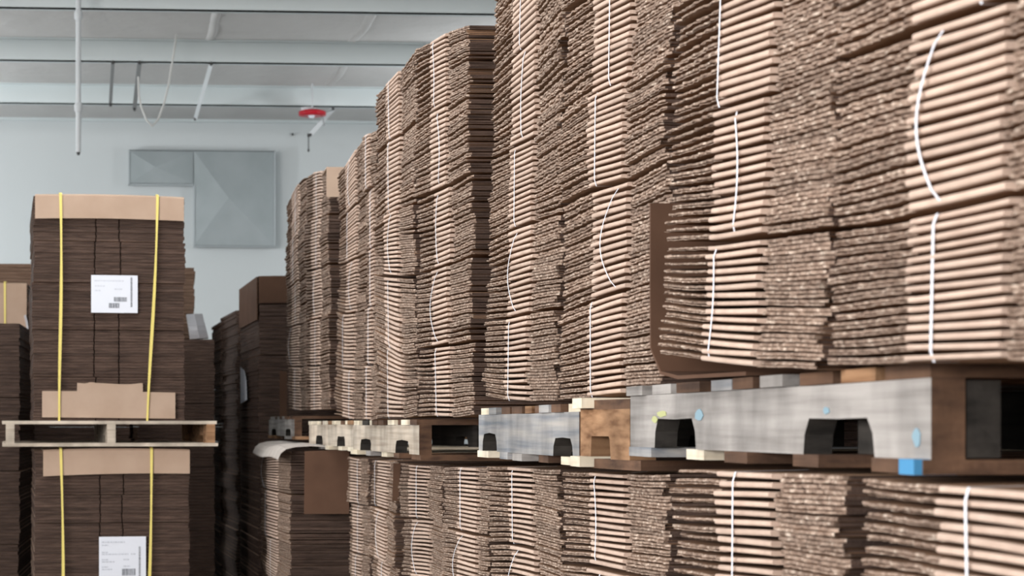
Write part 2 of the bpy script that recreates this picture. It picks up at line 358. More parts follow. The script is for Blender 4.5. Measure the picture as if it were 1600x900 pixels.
pallet('pale pallet with patched splintered stringers, fourth along the row', on(554, 6.95), on(483, 8.15), CAMZ+.004, notches=[(.22, .42), (.80, 1.0)],
       stringer_mats=('wood_pale', 'wood_dark', 'wood_dark'), end_mats=['wood_orange', 'wood_cream', 'wood_brown', 'wood_cream', 'wood_orange', 'wood_cream', 'wood_brown', 'wood_cream', 'wood_cream'],
       under=['wood_cream', 'wood_cream', 'wood_cream', 'wood_grey', 'wood_cream'])
pallet('dark grey pallet at the far end of the row, above the curled sheet', on(460, 9.1), on(420, 10.3), CAMZ+.034, stringer_mats=('wood_grey', 'wood_dark', 'wood_dark'),
       end_mats=['wood_brown', 'wood_grey']*4+['wood_grey'])

# ---------------------------------------------------------------- tied bundles
ORD = ['lowest', 'second lowest', 'third lowest', 'fourth lowest', 'fifth lowest', 'sixth lowest', 'seventh lowest']
ORDT = ['topmost', 'second highest', 'third highest', 'fourth highest', 'fifth highest', 'sixth highest', 'seventh highest', 'eighth highest']
def nz(a, b): return random.uniform(a, b)

def make_bundle(S, zb, zt, label, group, depth, n, gapL, gapR, string, sbow, hero, sx, dy_jit, detail=True, slopes=.15):
    """S: list of four stations (function z->X, Y); zb/zt: heights of underside and top at the stations"""
    Ys = [s[1] for s in S]                      # far -> near (decreasing Y)
    q = [0]
    for i in range(1, 4): q.append(q[-1]+abs(Ys[i]-Ys[i-1])+1e-6)
    Wd = q[-1]; q = [v/Wd for v in q]
    def ZB(u): return smooth_interp(q, zb, u)
    def ZT(u): return smooth_interp(q, zt, u)
    def YY(u): return interp(q, Ys, u)
    def XX(u, z): return interp(q, [s[0](z) for s in S], u)
    zc = (min(zb)); root = thing('box_bundle', label, 'cardboard bundle', (XX(.5, zc)+depth/2, YY(.5), zc), 0, group)
    ph = [random.uniform(0, 6.28) for _ in range(6)]
    obj_mb = MB()
    M1 = max(8, int(22*hero)); M2 = max(3, int(7*hero)); M3 = max(8, int(22*hero))
    walk = 0
    for i in range(n):
        b = MB() if detail else obj_mb
        walk = walk*.6+nz(-1, 1)*.0045*sx
        off = walk
        gl = gapL*nz(.7, 1.45); gr = gapR*(nz(1.2, 2.4) if random.random() < .35 else nz(.15, .9))
        def mid(u, f): return lerp(ZB(u), ZT(u), (i+f)/n)
        def pitch(u): return (ZT(u)-ZB(u))/n
        je, jn = nz(-1, 1)*.012*dy_jit, nz(-1, 1)*.012*dy_jit
        s1, s2 = q[1]+nz(-1, 1)*.012, q[2]+nz(-1, 1)*.010
        # cut-edge zones, two plies each
        for (u0, u1, g, K) in ((0, s1-.004, gl, M1), (s2+.004, 1, gr, M3)):
            for ply in (0, 1):
                rings = []; dd = nz(-.002, .002)
                f0 = .5*ply+g*(.75 if ply == 0 else .03); f1 = .5*ply+.5-g*(.03 if ply == 0 else .25)
                for k in range(K+1):
                    u = lerp(u0, u1, k/K); y = YY(u)+(je-.008 if k == 0 and u0 == 0 else 0)-(jn-.008 if k == K and u1 == 1 else 0)
                    za, zc_ = mid(u, f0), mid(u, f1); w = pitch(u)
                    wob = w*.10*math.sin(u*9+ph[0]+i*.4)+nz(-1, 1)*w*.05
                    x = XX(u, za)+off+dd+nz(-1, 1)*.0028*sx+(.006 if k in (0, K) else 0)
                    c = (zc_-za)*.22
                    rings.append([(x+.0015, y, za+wob+c*.3), (x, y, za+wob+c), (x, y, zc_+wob-c), (x+.0015, y, zc_+wob-c*.3), (x+depth*.5, y, zc_+wob*.3), (x+depth, y, zc_), (x+depth, y, za), (x+depth*.5, y, za+wob*.3)])
                b.sweep(rings, [1, 1, 1, 3, 3, 1, 3, 3], 2)  # end caps take the darker edge colour, painting in their shade
        # folded edge: one smooth rounded lip with a face sloping back under it
        rings = []; K = M2; th = nz(.27, .34); slope = random.random() < slopes; bend = nz(-.12, .12)
        for k in range(K+1):
            u = lerp(s1, s2, k/K); y = YY(u); w = pitch(u); z = mid(u, .60)+w*bend*(k/K-.5)*1.5; hh = w*th
            x = XX(u, z)+off*.5-.006; zl = mid(u, .06); back = .035 if slope else .12; zl = zl if slope else z-hh
            rings.append([(x+back, y, min(zl, z-hh)), (x+.006, y, z-hh), (x+.0015, y, z-hh*.85), (x, y, z-hh*.4), (x, y, z+hh*.5), (x+.0015, y, z+hh*.9), (x+.006, y, z+hh), (x+.012+depth*.6, y, z+hh), (x+.012+depth*.6, y, min(zl, z-hh))])
        b.sweep(rings, [3, 0, 0, 0, 0, 0, 3, 3, 3], 0, smooth=False)
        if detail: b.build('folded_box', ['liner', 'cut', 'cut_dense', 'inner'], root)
    if not detail: obj_mb.build('folded_boxes', ['liner', 'cut', 'cut_dense', 'inner'], root)
    if string is not None:
        b = MB(); u = string; K = 14; pts = []
        zt_, zb_ = ZT(u), ZB(u)
        y0 = YY(u); pts.append(Vector((XX(u, zt_)+.10, y0, zt_+.0015)))
        for k in range(K+1):
            t = k/K; z = lerp(zt_-.001, zb_+.001, t) if sbow == 0 else lerp(lerp(zt_, zb_, .04), lerp(zt_, zb_, .96), t); bow = sbow*math.sin(math.pi*t)
            uu = u-bow; tilt = .012*math.sin(ph[2])*(t-.5); yy = YY(min(max(uu, 0), 1))+tilt
            x = XX(u, z)-.0085-abs(sbow)*.05*math.sin(math.pi*t)+(.004 if k in (0, K) else 0)
            pts.append(Vector((x, yy, z)))
        pts.append(Vector((XX(u, zb_)+.10, y0, zb_+.001)))
        # flat tape cross-section
        rings = []; w = .0028
        for i, p in enumerate(pts):
            rings.append([p+Vector((0, -w, 0)), p+Vector((-.0008, 0, 0)), p+Vector((0, w, 0)), p+Vector((.0006, 0, .0004))])
        b.sweep(rings, smooth=False); b.build('string', 'string', root)
    return root

def column(desc, bot, top, Y, bounds, depth=.85, gapL=.26, gapR=.10, strings=None, hero=1.0, sx=1, n=15, group=None, floor=False, names='low', above=True, jit=1.0):
    """bot/top: sight-line columns of the four stations at the foot (y=650) and at y=0; Y: their distances; bounds: bundle seams from the bottom up"""
    def pxa(i, y): return lerp(bot[i], top[i], (650-y)/650)
    Z = []
    for bd in bounds: Z.append([ez(pxa(i, bd[i]), bd[i], Y[i]) for i in range(4)])
    def sx_fn(i, off):
        z0 = ez(bot[i], 650, Y[i]); x0 = ex(bot[i], Y[i]); z1 = ez(top[i], 0, Y[i]); x1 = ex(top[i], Y[i])
        return lambda z: x0+(x1-x0)*(z-z0)/(z1-z0)+off
    nvis = len(Z)-1
    levels = list(Z)
    hid = 0
    if floor:   # carry the column down to its pallet on the floor
        zlow = levels[0]; zf = .125; h = sum(zlow)/4-zf; k = max(1, round(h/.2)); hid = k
        pre = [[lerp(zf, z, j/k) for z in zlow] for j in range(k)]
        levels = pre+levels
    tot = len(levels)-1
    for j in range(tot):
        off = nz(-.010, .010)*jit
        yo = nz(-.006, .006)*jit
        S = [(sx_fn(i, off), Y[i]+yo) for i in range(4)]
        vis = j >= hid
        vi = j-hid
        if names == 'low': lab = '%s in %s' % (ORD[vi], desc)
        else: lab = '%s in %s' % (ORDT[tot-1-j], desc)
        st, bow = (None, 0)
        if vis and strings and vi < len(strings) and strings[vi] is not None: st, bow = strings[vi]
        elif st is None and strings: st, bow = (q_mid(Y), 0)
        zb = [v+.001 for v in levels[j]]; zt = [v-.0035 for v in levels[j+1]]
        make_bundle(S, zb, zt, 'tied box bundle, '+lab, group, depth, n, gapL*nz(.75, 1.2), gapR*nz(.6, 1.4), st, bow, hero, sx, 1, detail=vis, slopes=.45 if (levels is not Z and not floor) or (not floor and j >= 2) else .12)
def q_mid(Y): return (Y[0]-(Y[1]+Y[2])/2)/(Y[0]-Y[3])
def sp(Y, far, near, f):  # fraction of the width of a string lying at fraction f of the bright strip
    return (Y[0]-lerp(Y[1], Y[2], f))/(Y[0]-Y[3])

def row(px, X):  # distances along a face at constant lateral offset X, for sight lines px
    out = []
    for p in px:
        k = (p-CX)/F; out.append(X*(CP-k*SP)/(k*CP+SP))
    return out
GU = 'tied bundles of flat boxes stacked on the pallets'; GL = 'tied bundles of flat boxes under the pallets'
# --- upper row
Y = row([1300, 1440, 1588, 1690], .790)
column('the upper column cut by the right frame edge', [1303, 1434, 1582, 1690], [1319, 1449, 1600, 1700], Y,
       [[575, 570, 567, 562], [360, 336, 303, 275], [97, 45, -5, -50], [-190, -260, -340, -400]], gapL=.32, gapR=.14, strings=[(sp(Y, 0, 0, .30), .0), (sp(Y, 0, 0, .35), .075), (sp(Y, 0, 0, .7), 0)], group=GU, sx=1.2)
Y = row([1030, 1110, 1192, 1298], .785)
column('upper column right of the standing brown sheet', [1033, 1105, 1185, 1288], [1052, 1130, 1212, 1316], Y,
       [[557, 568, 577, 583], [381, 380, 369, 358], [200, 171, 147, 108], [5, -40, -75, -125]], gapL=.42, gapR=.12, jit=.4, strings=[(sp(Y, 0, 0, .15), -.02), (sp(Y, 0, 0, .45), -.03), (sp(Y, 0, 0, .03), .0)], group=GU, sx=1.2)
Y = [3.78, 3.56, 3.33, 3.04]
column('upper column left of the standing brown sheet', [873, 923, 975, 1028], [878, 929, 984, 1049], Y,
       [[628, 623, 617, 612], [490, 470, 452, 436], [320, 297, 281, 250], [182, 148, 124, 85], [20, -15, -45, -90], [-130, -170, -210, -260]], gapL=.34, gapR=.2,
       strings=[(sp(Y, 0, 0, .1), 0), (sp(Y, 0, 0, .75), .13), (sp(Y, 0, 0, .25), .0), (sp(Y, 0, 0, .5), 0)], group=GU)
Y = [4.56, 4.32, 4.08, 3.80]
column('upper column right of the widest dark gap', [755, 793, 825, 869], [773, 805, 841, 879], Y,
       [[622, 627, 629, 627], [501, 497, 489, 482], [376, 360, 347, 333], [250, 232, 214, 183], [122, 90, 58, 12], [-15, -60, -100, -150]], gapL=.34, gapR=.2,
       strings=[(sp(Y, 0, 0, .2), 0), (sp(Y, 0, 0, .35), .10), (sp(Y, 0, 0, .3), 0), (sp(Y, 0, 0, .55), .02), (sp(Y, 0, 0, .35), 0)], group=GU)
Y = [5.58, 5.30, 5.06, 4.76]
column('upper column left of the widest dark gap', [652, 682, 705, 738], [645, 673, 697, 729], Y,
       [[652, 652, 653, 650], [545, 542, 538, 533], [428, 421, 412, 400], [312, 300, 290, 270], [196, 176, 163, 143], [76, 62, 49, 36]], gapL=.42, gapR=.24,
       strings=[(sp(Y, 0, 0, .15), 0), (sp(Y, 0, 0, .4), .12), (sp(Y, 0, 0, .25), .03), (sp(Y, 0, 0, .5), -.08), (sp(Y, 0, 0, .2), -.05)], group=GU, hero=.8, sx=1.1)
Y = [6.42, 6.14, 5.92, 5.61]
column('upper column second left of widest dark gap', [588, 607, 630, 651], [583, 603, 621, 645], Y,
       [[655, 655, 654, 650], [528, 540, 552, 552], [428, 431, 433, 433], [350, 336, 326, 318], [240, 222, 210, 188], [147, 128, 108, 76]], gapL=.34, gapR=.2,
       strings=[(sp(Y, 0, 0, .1), 0), (sp(Y, 0, 0, .3), 0), (sp(Y, 0, 0, .55), .06), (sp(Y, 0, 0, .2), .0), (sp(Y, 0, 0, .3), 0)], group=GU, hero=.7)
Y = [7.28, 7.15, 7.02, 6.86]
column('narrow upper column third left of widest gap', [569, 575, 582, 592], [568, 574, 581, 590], Y,
       [[657, 657, 657, 656], [570, 570, 570, 568], [482, 480, 478, 474], [392, 390, 386, 380], [302, 298, 292, 286], [213, 210, 206, 203]], gapL=.42, gapR=.24,
       strings=[(.45, 0)]*5, group=GU, hero=.5)
Y = [8.2, 7.92, 7.64, 7.31]
column('upper column fourth left of widest gap', [526, 540, 555, 570], [527, 541, 556, 569], Y,
       [[650, 653, 656, 657], [572, 576, 577, 577], [486, 490, 488, 484], [415, 410, 403, 395], [345, 333, 318, 303], [271, 255, 232, 213]], gapL=.42, gapR=.24,
       strings=[(.55, 0), (.3, 0), (.5, .08), (.35, 0), (.45, .05)], group=GU, hero=.6)
Y = [9.38, 9.16, 8.95, 8.72]
column('upper column beside the far cap flap', [478, 489, 502, 517], [475, 490, 500, 509], Y,
       [[642, 642, 641, 640], [571, 572, 571, 568], [503, 500, 497, 491], [424, 422, 419, 412], [348, 344, 340, 334], [274, 268, 265, 264]], gapL=.42, gapR=.24,
       strings=[(.5, 0), (.55, 0), (.45, .08), (.55, 0), (.5, 0)], group=GU, hero=.5)
Y = [10.2, 9.95, 9.7, 9.4]
column('farthest upper column of the row', [448, 457, 467, 478], [446, 456, 466, 476], Y,
       [[640, 641, 642, 642], [572, 573, 573, 572], [512, 510, 507, 503], [452, 447, 438, 428], [386, 375, 362, 350], [324, 304, 286, 275]], gapL=.42, gapR=.24,
       strings=[(.45, 0), (.3, .12), (.5, 0), (.45, 0), (.5, 0)], group=GU, hero=.5)
# --- lower row
Y = row([1337, 1469, 1620, 1740], .795)
column('the lower column cut by the right frame edge', [1340, 1469, 1620, 1740], [1340, 1469, 1620, 1740], Y,
       [[1010, 1040, 1085, 1130], [741, 751, 762, 778]], gapL=.34, gapR=.14, strings=[(sp(Y, 0, 0, .38), 0)], group=GL, floor=True, names='top', sx=1.2)
Y = row([1055, 1134, 1219, 1328], .79)
column('lower column under the grey nearest pallet', [1058, 1134, 1219, 1326], [1058, 1134, 1219, 1326], Y,
       [[945, 955, 965, 985], [727, 731, 734, 740]], gapL=.42, gapR=.08, strings=[(sp(Y, 0, 0, .35), 0)], group=GL, floor=True, names='top', sx=1.3)
Y = [3.77, 3.55, 3.30, 3.0]
column('lower column left of the right-hand dark gap', [879, 927, 980, 1041], [879, 927, 980, 1041], Y,
       [[1035, 1050, 1070, 1090], [878, 884, 894, 907], [733, 735, 737, 738]], gapL=.30, gapR=.12, strings=[(sp(Y, 0, 0, .4), .05), (sp(Y, 0, 0, .15), -.03)], group=GL, floor=True, names='top')
Y = [4.52, 4.28, 4.05, 3.79]
column('lower column second left of right-hand dark gap', [763, 801, 836, 878], [763, 801, 836, 878], Y,
       [[985, 990, 1000, 1020], [848, 850, 857, 873], [725, 727, 729, 731]], gapL=.34, gapR=.14, strings=[(sp(Y, 0, 0, .3), .12), (sp(Y, 0, 0, .15), 0)], group=GL, floor=True, names='top')
Y = [5.3, 5.02, 4.75, 4.55]
column('lower column third left of right-hand dark gap', [692, 719, 748, 764], [692, 719, 748, 764], Y,
       [[935, 942, 950, 956], [823, 828, 835, 838], [728, 728, 729, 730]], gapL=.30, gapR=.2, strings=[(sp(Y, 0, 0, .3), .15), (sp(Y, 0, 0, .2), 0)], group=GL, floor=True, names='top', hero=.8)
Y = [6.12, 5.86, 5.6, 5.33]
column('lower column right of the narrow left gap', [626, 643, 670, 692], [626, 643, 670, 692], Y,
       [[900, 902, 906, 914], [809, 810, 812, 822], [722, 724, 726, 727]], gapL=.30, gapR=.12, strings=[(sp(Y, 0, 0, .35), .10), (sp(Y, 0, 0, .5), 0)], group=GL, floor=True, names='top', hero=.7)
Y = [6.98, 6.85, 6.68, 6.46]
column('lower column left of the narrow left gap', [577, 589, 604, 616], [577, 589, 604, 616], Y,
       [[867, 872, 880, 888], [789, 792, 797, 803], [717, 718, 719, 719]], gapL=.34, gapR=.14, strings=[(.4, .1), (.2, 0)], group=GL, floor=True, names='top', hero=.5)
Y = [7.5, 7.36, 7.2, 7.0]
column('lower column beside the hanging brown panel', [546, 552, 565, 577], [546, 552, 565, 577], Y,
       [[860, 863, 866, 869], [785, 786, 788, 790], [712, 713, 715, 716]], gapL=.30, gapR=.12, strings=[(.5, .0), (.6, 0)], group=GL, floor=True, names='top', hero=.5)
Y = [9.6, 9.0, 8.4, 7.78]
column('lower column under the curled grey sheet', [410, 421, 436, 455], [410, 421, 436, 455], Y,
       [[835, 838, 843, 850], [762, 765, 768, 772], [709, 707, 705, 704]], gapL=.30, gapR=.12, strings=[(.3, 0), (.25, .12), (.3, 0)], group=GL, floor=True, names='top', hero=.6, depth=1.0)
# pallets on the floor that carry the lower columns
for lab, a, c in (('first', (.81, 1.5), (.81, 2.9)), ('second', (.83, 3.0), (.80, 4.5)), ('third', (.80, 4.56), (.78, 6.1)), ('fourth', (.79, 6.45), (.74, 7.5)), ('fifth', (.52, 7.75), (.48, 9.6))):
    pallet('wooden pallet on the floor, %s along the foot of the row' % lab, a, c, .108, end_mats=['wood_brown']*9, under=['wood_brown']*5)

# loose sheets between and on the stacks
def sheet(name, label, mt, pts_front, thick=.006, axis=(0, 1, 0), cat='cardboard sheet'):
    b = MB(); a = Vector(axis)*thick; n = len(pts_front)
    vs = [Vector(p) for p in pts_front]+[Vector(p)+a for p in pts_front]
    b.add(vs, [tuple(range(n-1, -1, -1)), tuple(range(n, 2*n))]); b.add(vs, [(i, (i+1) % n, n+(i+1) % n, n+i) for i in range(n)])
    o = b.build(name, mt); tag(o, label, cat); return o
# standing L-shaped sheet in the gap
Ys = 2.975
b = MB(); x0 = ex(1015, Ys); zt_ = ez(1015, 318, Ys); zb_ = ez(1015, 563, Ys); zp = CAMZ+.0695
prof = [(Ys, zt_), (Ys+.001, lerp(zt_, zb_, .5)), (Ys-.002, zb_+.02), (Ys-.03, zp+.016), (Ys-.10, zp+.006), (Ys-.42, zp+.003)]
rings = []
for k, (y, z) in enumerate(prof):
    dx = .0 if k < 3 else .010*(k-2)
    nx, nzv = (0, 0)
    a = prof[max(k-1, 0)]; c = prof[min(k+1, len(prof)-1)]; d = Vector((c[0]-a[0], c[1]-a[1])).normalized(); no = (-d.y*.006, d.x*.006)
    x = x0+dx; rings.append([(x, y, z), (x+.5, y, z), (x+.5, y-no[0], z-no[1]), (x, y-no[0], z-no[1])])
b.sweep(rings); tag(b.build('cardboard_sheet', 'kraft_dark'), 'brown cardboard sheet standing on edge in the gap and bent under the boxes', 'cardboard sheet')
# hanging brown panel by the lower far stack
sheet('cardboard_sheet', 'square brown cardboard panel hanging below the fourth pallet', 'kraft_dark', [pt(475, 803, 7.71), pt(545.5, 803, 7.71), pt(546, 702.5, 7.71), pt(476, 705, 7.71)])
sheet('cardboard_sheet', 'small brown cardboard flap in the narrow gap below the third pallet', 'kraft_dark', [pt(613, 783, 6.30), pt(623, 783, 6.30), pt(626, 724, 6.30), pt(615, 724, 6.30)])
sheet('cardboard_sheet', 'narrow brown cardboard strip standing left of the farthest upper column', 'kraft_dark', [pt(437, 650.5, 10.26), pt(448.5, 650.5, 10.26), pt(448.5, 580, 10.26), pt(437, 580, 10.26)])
# cap on the far upper stack
t = thing('cap_sheet', 'brown cap sheet with a folded flap on top of the far upper stack', 'cardboard sheet', pt(520, 264, 8.69))
b = MB(); a = pt(510, 263, 8.66); c = pt(535, 308, 8.66); b.box((a.x, 8.654, c.z), (a.x+.8, 8.66, a.z)); b.build('flap', 'kraft_sheet', t)
b = MB(); b.box((a.x, 8.654, a.z), (a.x+.8, 8.95, a.z+.006)); b.build('top_sheet', 'kraft_sheet', t)
# curled sheet
b = MB(); rings = []
K = 16; zt0 = ez(440, 697, 8.2)
for k in range(K+1):
    t_ = k/K; y = lerp(7.72, 9.5, t_); pxs = None
    r = []
    base = .480-.035*t_
    prof = [(-.055, -.050), (-.042, -.022), (-.02, -.004), (.02, .006), (.09, .010), (.18, .004), (.26, -.004)]
    dz = .006*math.sin(t_*7)
    up = [(base+px_, y, zt0+pz+dz) for px_, pz in prof]; dn = [(base+px_, y, zt0+pz+dz-.005) for px_, pz in reversed(prof)]
    rings.append(up+dn)
b.sweep(rings, smooth=False); tag(b.build('curled_sheet', 'grey_sheet'), 'pale grey-brown sheet drooping over the far lower stack', 'cardboard sheet')

# ---------------------------------------------------------------- strapped dense stacks
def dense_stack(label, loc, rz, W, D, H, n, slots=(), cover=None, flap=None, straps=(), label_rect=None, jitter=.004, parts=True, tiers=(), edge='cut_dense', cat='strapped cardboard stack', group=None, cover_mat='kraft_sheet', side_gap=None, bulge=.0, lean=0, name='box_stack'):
    t = thing(name, label, cat, loc, rz, group)
    p = H/n; acc = MB(); w = 0
    tb = [int(q*n) for q in tiers]
    soff = [nz(-.004, .004) for _ in slots]; yo = 0; xo = 0
    for i in range(n):
        if i in tb: soff = [nz(-.007, .007) for _ in slots]; yo = nz(-.005, .005); xo = nz(-.004, .004)
        w = w*.5+nz(-1, 1)*jitter*.5
        z0 = i*p; z1 = z0+p*(.93 if i+1 not in tb else .72)
        xl = xo+w+lean*i/n+(bulge*math.sin(i/n*9)); xr = W+xo+w*.8+nz(-1, 1)*jitter*.4+lean*i/n; yf = yo+nz(-1, 1)*jitter*.4
        out = [(xl, yf)]
        for s, so in zip(slots, soff):
            c = s+so+nz(-.0015, .0015); out += [(c-.003, yf), (c-.003, yf+.05), (c+.003, yf+.05), (c+.003, yf)]
        out += [(xr, yf), (xr, D+nz(-1, 1)*jitter), (xl, D)]
        b = MB() if parts else acc
        b.prism(out, z0, z1, 0, 1)
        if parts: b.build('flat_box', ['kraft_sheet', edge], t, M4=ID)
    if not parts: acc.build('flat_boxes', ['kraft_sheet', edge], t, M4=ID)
    if cover:   # cap: top sheet plus front flap
        x0, x1, hl, hr = cover; b = MB(); th = .005
        K = 12; rings = []
        for k in range(K+1):
            u = k/K; x = lerp(x0, x1, u); zt_ = H+.006+.006*math.sin(u*math.pi)+lean*0; hb = lerp(hl, hr, u)
            rings.append([(x, -.010, zt_-hb), (x, -.016, zt_-hb), (x, -.016, zt_-.008), (x, -.008, zt_), (x, D*.5, zt_), (x, D*.5, zt_-th), (x, -.004, zt_-th)])
        b.sweep(rings); b.build('cap_flap', cover_mat, t, M4=ID)
    if flap:
        for poly, yy in flap:
            b = MB(); n_ = len(poly); vs = [(x, yy, z) for x, z in poly]+[(x, yy+.005, z) for x, z in poly]
            b.add(vs, [tuple(range(n_)), tuple(range(2*n_-1, n_-1, -1))]); b.add(vs, [(i, n_+i, n_+(i+1) % n_, (i+1) % n_) for i in range(n_)])
            b.build('bottom_flap', 'kraft_pale', t, M4=ID)
    for (xt, xb) in straps:
        b = MB(); rings = []; w2 = .0075; K = 12; path = [(xt, D*.5, H+.016), (xt, 0, H+.016), (xt, -.020, H+.008)]
        for k in range(1, K+1):
            u = k/K; path.append((lerp(xt, xb, u)+.004*math.sin(u*5), -.021-.004*math.sin(math.pi*u), lerp(H+.0, .0, u)))
        path.append((xb, .10, -.0012))
        for k, q in enumerate(path):
            q = Vector(q); nn = Vector((0, -.0012, 0)) if 2 <= k < len(path)-1 else Vector((0, 0, .0012)); tw = .55+.45*abs(math.cos(k*.35))
            rings.append([q+Vector((-w2*tw, 0, 0)), q+Vector((w2*tw, 0, 0)), q+Vector((w2*tw, 0, 0))+nn, q+Vector((-w2*tw, 0, 0))+nn])
        b.sweep(rings); b.build('strap', 'yellow', t, M4=ID)
    if label_rect:
        x0, z0, x1, z1, tall = label_rect; lw = x1-x0; lh = z1-z0
        b = MB(); b.box((x0, -.014, z0), (x1, -.011, z1)); lb = b.build('paper_label', 'paper', t, M4=ID)
        def R(b, u0, v0, u1, v1): b.box((x0+u0*lw, -.0146, z0+v0*lh), (x0+u1*lw, -.0141, z0+v1*lh))
        b = MB()
        by, bh = (.30, .12) if not tall else (.36, .11)
        u = .49
        while u < .76: w_ = random.choice([.008, .012, .02]); R(b, u, by, u+w_, by+bh); u += w_+random.choice([.006, .01])
        y2 = by-.20; u = .38 if not tall else .37
        for k, w_ in enumerate([.02, .03, .012, .03, .012, .03, .012, .02]): R(b, u, y2+.03, u+w_, y2+.16); u += w_+.008
        v = .16 if not tall else .25; vt = .95 if not tall else .84
        while v < vt: w_ = random.choice([.008, .014, .02]); R(b, .845, v, .885, min(v+w_, vt)); v += w_+random.choice([.005, .008])
        b.build('barcode', 'ink', lb, M4=ID)
        b = MB()
        rows = ([(.07, .70, .84), (.08, .30, .70), (.08, .20, .58), (.50, .68, .62)] if not tall else [(.06, .55, .90), (.06, .2, .85), (.06, .19, .73), (.06, .64, .70), (.68, .8, .70), (.06, .2, .61), (.06, .35, .575), (.52, .64, .61), (.06, .2, .49), (.06, .3, .45), (.52, .66, .5), (.52, .62, .45)])
        for (u0, u1, v) in rows:
            u = u0
            while u < u1-.01: w_ = nz(.02, .07); R(b, u, v, min(u+w_, u1), v+.022); u += w_+.012
        b.build('printed_text', 'faint', lb, M4=ID)
    return t
RZ = math.radians(5.5)
YL = 8.45
cl = Vector(on(5, YL))
u_ = Vector((math.cos(RZ), math.sin(RZ)))
def along(px):   # distance along the rotated front line where sight line px meets it
    a, b_ = 0, 3
    for _ in range(40):
        m_ = (a+b_)/2; p = cl+u_*m_; d = p.x*SP+p.y*CP; q = CX+F*(p.x*CP-p.y*SP)/d
        if q < px: a = m_
        else: b_ = m_
    return a
S_ = 8.5/F
def zof(py, px=170):
    p = cl+u_*along(px); return CAMZ+(CY-py)*(p.x*SP+p.y*CP)/F
# pallet between the two strapped stacks: long side runs away from the camera
PW = along(340)
def left_pallet(label, ztop, W=PW, name='wooden_pallet'):
    t = thing(name, label, 'pallet', (cl.x, cl.y, ztop-.121), RZ)
    mats = ['wood_pale', 'wood_pale', 'wood_orange']
    for k, x in enumerate((.012, W/2-.02, W-.052)):
        b = MB(); pr = [(0, .016), (.152, .016), (.17, .052), (.36, .052), (.381, .016), (.84, .016), (.86, .052), (1.05, .052), (1.067, .016), (1.219, .016), (1.219, .105), (0, .105)]
        n = len(pr); vs = [(x, y, z) for y, z in pr]+[(x+.04, y, z) for y, z in pr]
        b.add(vs, [tuple(range(n-1, -1, -1)), tuple(range(n, 2*n))]); b.add(vs, [(i, (i+1) % n, n+(i+1) % n, n+i) for i in range(n)])
        b.build('stringer', mats[k], t, M4=ID)
    y = 0
    for k in range(8):
        wd = nz(.09, .13); b = MB(); b.box((nz(-.006, .004), y, .105), (W+nz(-.004, .006), y+wd, .121)); b.build('deck_board', ['wood_pale', 'wood_brown', 'wood_grey'][k % 3], t, M4=ID); y += .157
        if k == 6: y = 1.219-.12
        if k == 7: break
    for y in (-.004, .28, .56, .84, 1.08):
        b = MB(); b.box((nz(-.006, .0), y, 0), (W+.002, y+.13, .016)); b.build('bottom_board', 'wood_pale', t, M4=ID)
    return t
zpt = zof(657.5)
left_pallet('pale wooden pallet seen end-on between the two yellow-strapped stacks', zpt)
a0 = along(52.5); W1 = along(290)-a0
lo = cl+u_*a0
off_in = .05
def L0(px, base): return along(px)-base
nrm = Vector((-u_.y, u_.x))
p = lo+nrm*off_in
H1 = zof(306)-zpt
sl = [L0(150, a0), L0(187, a0)]
zz = lambda y: zof(y)-zpt
fl = [([(L0(66, a0), zz(652)), (L0(275, a0), zz(654)), (L0(275, a0), zz(613)), (L0(224, a0), zz(612)), (L0(224, a0), zz(599)), (L0(222, a0), zz(598)), (L0(205, a0), zz(600)), (L0(190, a0), zz(600)), (L0(150, a0), zz(598)), (L0(142, a0), zz(597)), (L0(133, a0), zz(599)), (L0(121, a0), zz(598)), (L0(121, a0), zz(611)), (L0(66, a0), zz(611))], -.016)]
dense_stack('tall upper stack of flat boxes with brown cap, two yellow straps and white label', (p.x, p.y, zpt), RZ, W1, 1.0, H1, 76, sl,
            cover=(L0(55, a0), L0(288.5, a0), .115, .115), flap=fl, straps=[(L0(95, a0), L0(94, a0)), (L0(247, a0), L0(232, a0))],
            label_rect=(L0(143, a0), zz(488), L0(216, a0), zz(429), False), tiers=(.2, .41, .62, .81), jitter=.006, bulge=.002)
# lower stack
a1 = along(54); W2 = along(296)-a1; lo = cl+u_*a1; p = lo+nrm*.03; zl = zof(702); zfl = .121
left_pallet('wooden pallet on the floor below the lower yellow-strapped stack', .121)
zz2 = lambda y: zof(y)-zfl
sl2 = [L0(157, a1), L0(193, a1)]
dense_stack('lower stack of flat boxes under the pallet, with yellow straps and white label', (p.x, p.y, zfl), RZ, W2, 1.05, zl-zfl-.008, 82, sl2,
            cover=(L0(67.5, a1), L0(297, a1), .125, .115), straps=[(L0(95, a1), L0(101, a1)), (L0(237, a1), L0(229, a1))],
            label_rect=(L0(155, a1), zz2(934), L0(228.5, a1), zz2(839), True), tiers=(.25, .5, .72, .83), jitter=.006, bulge=.002)

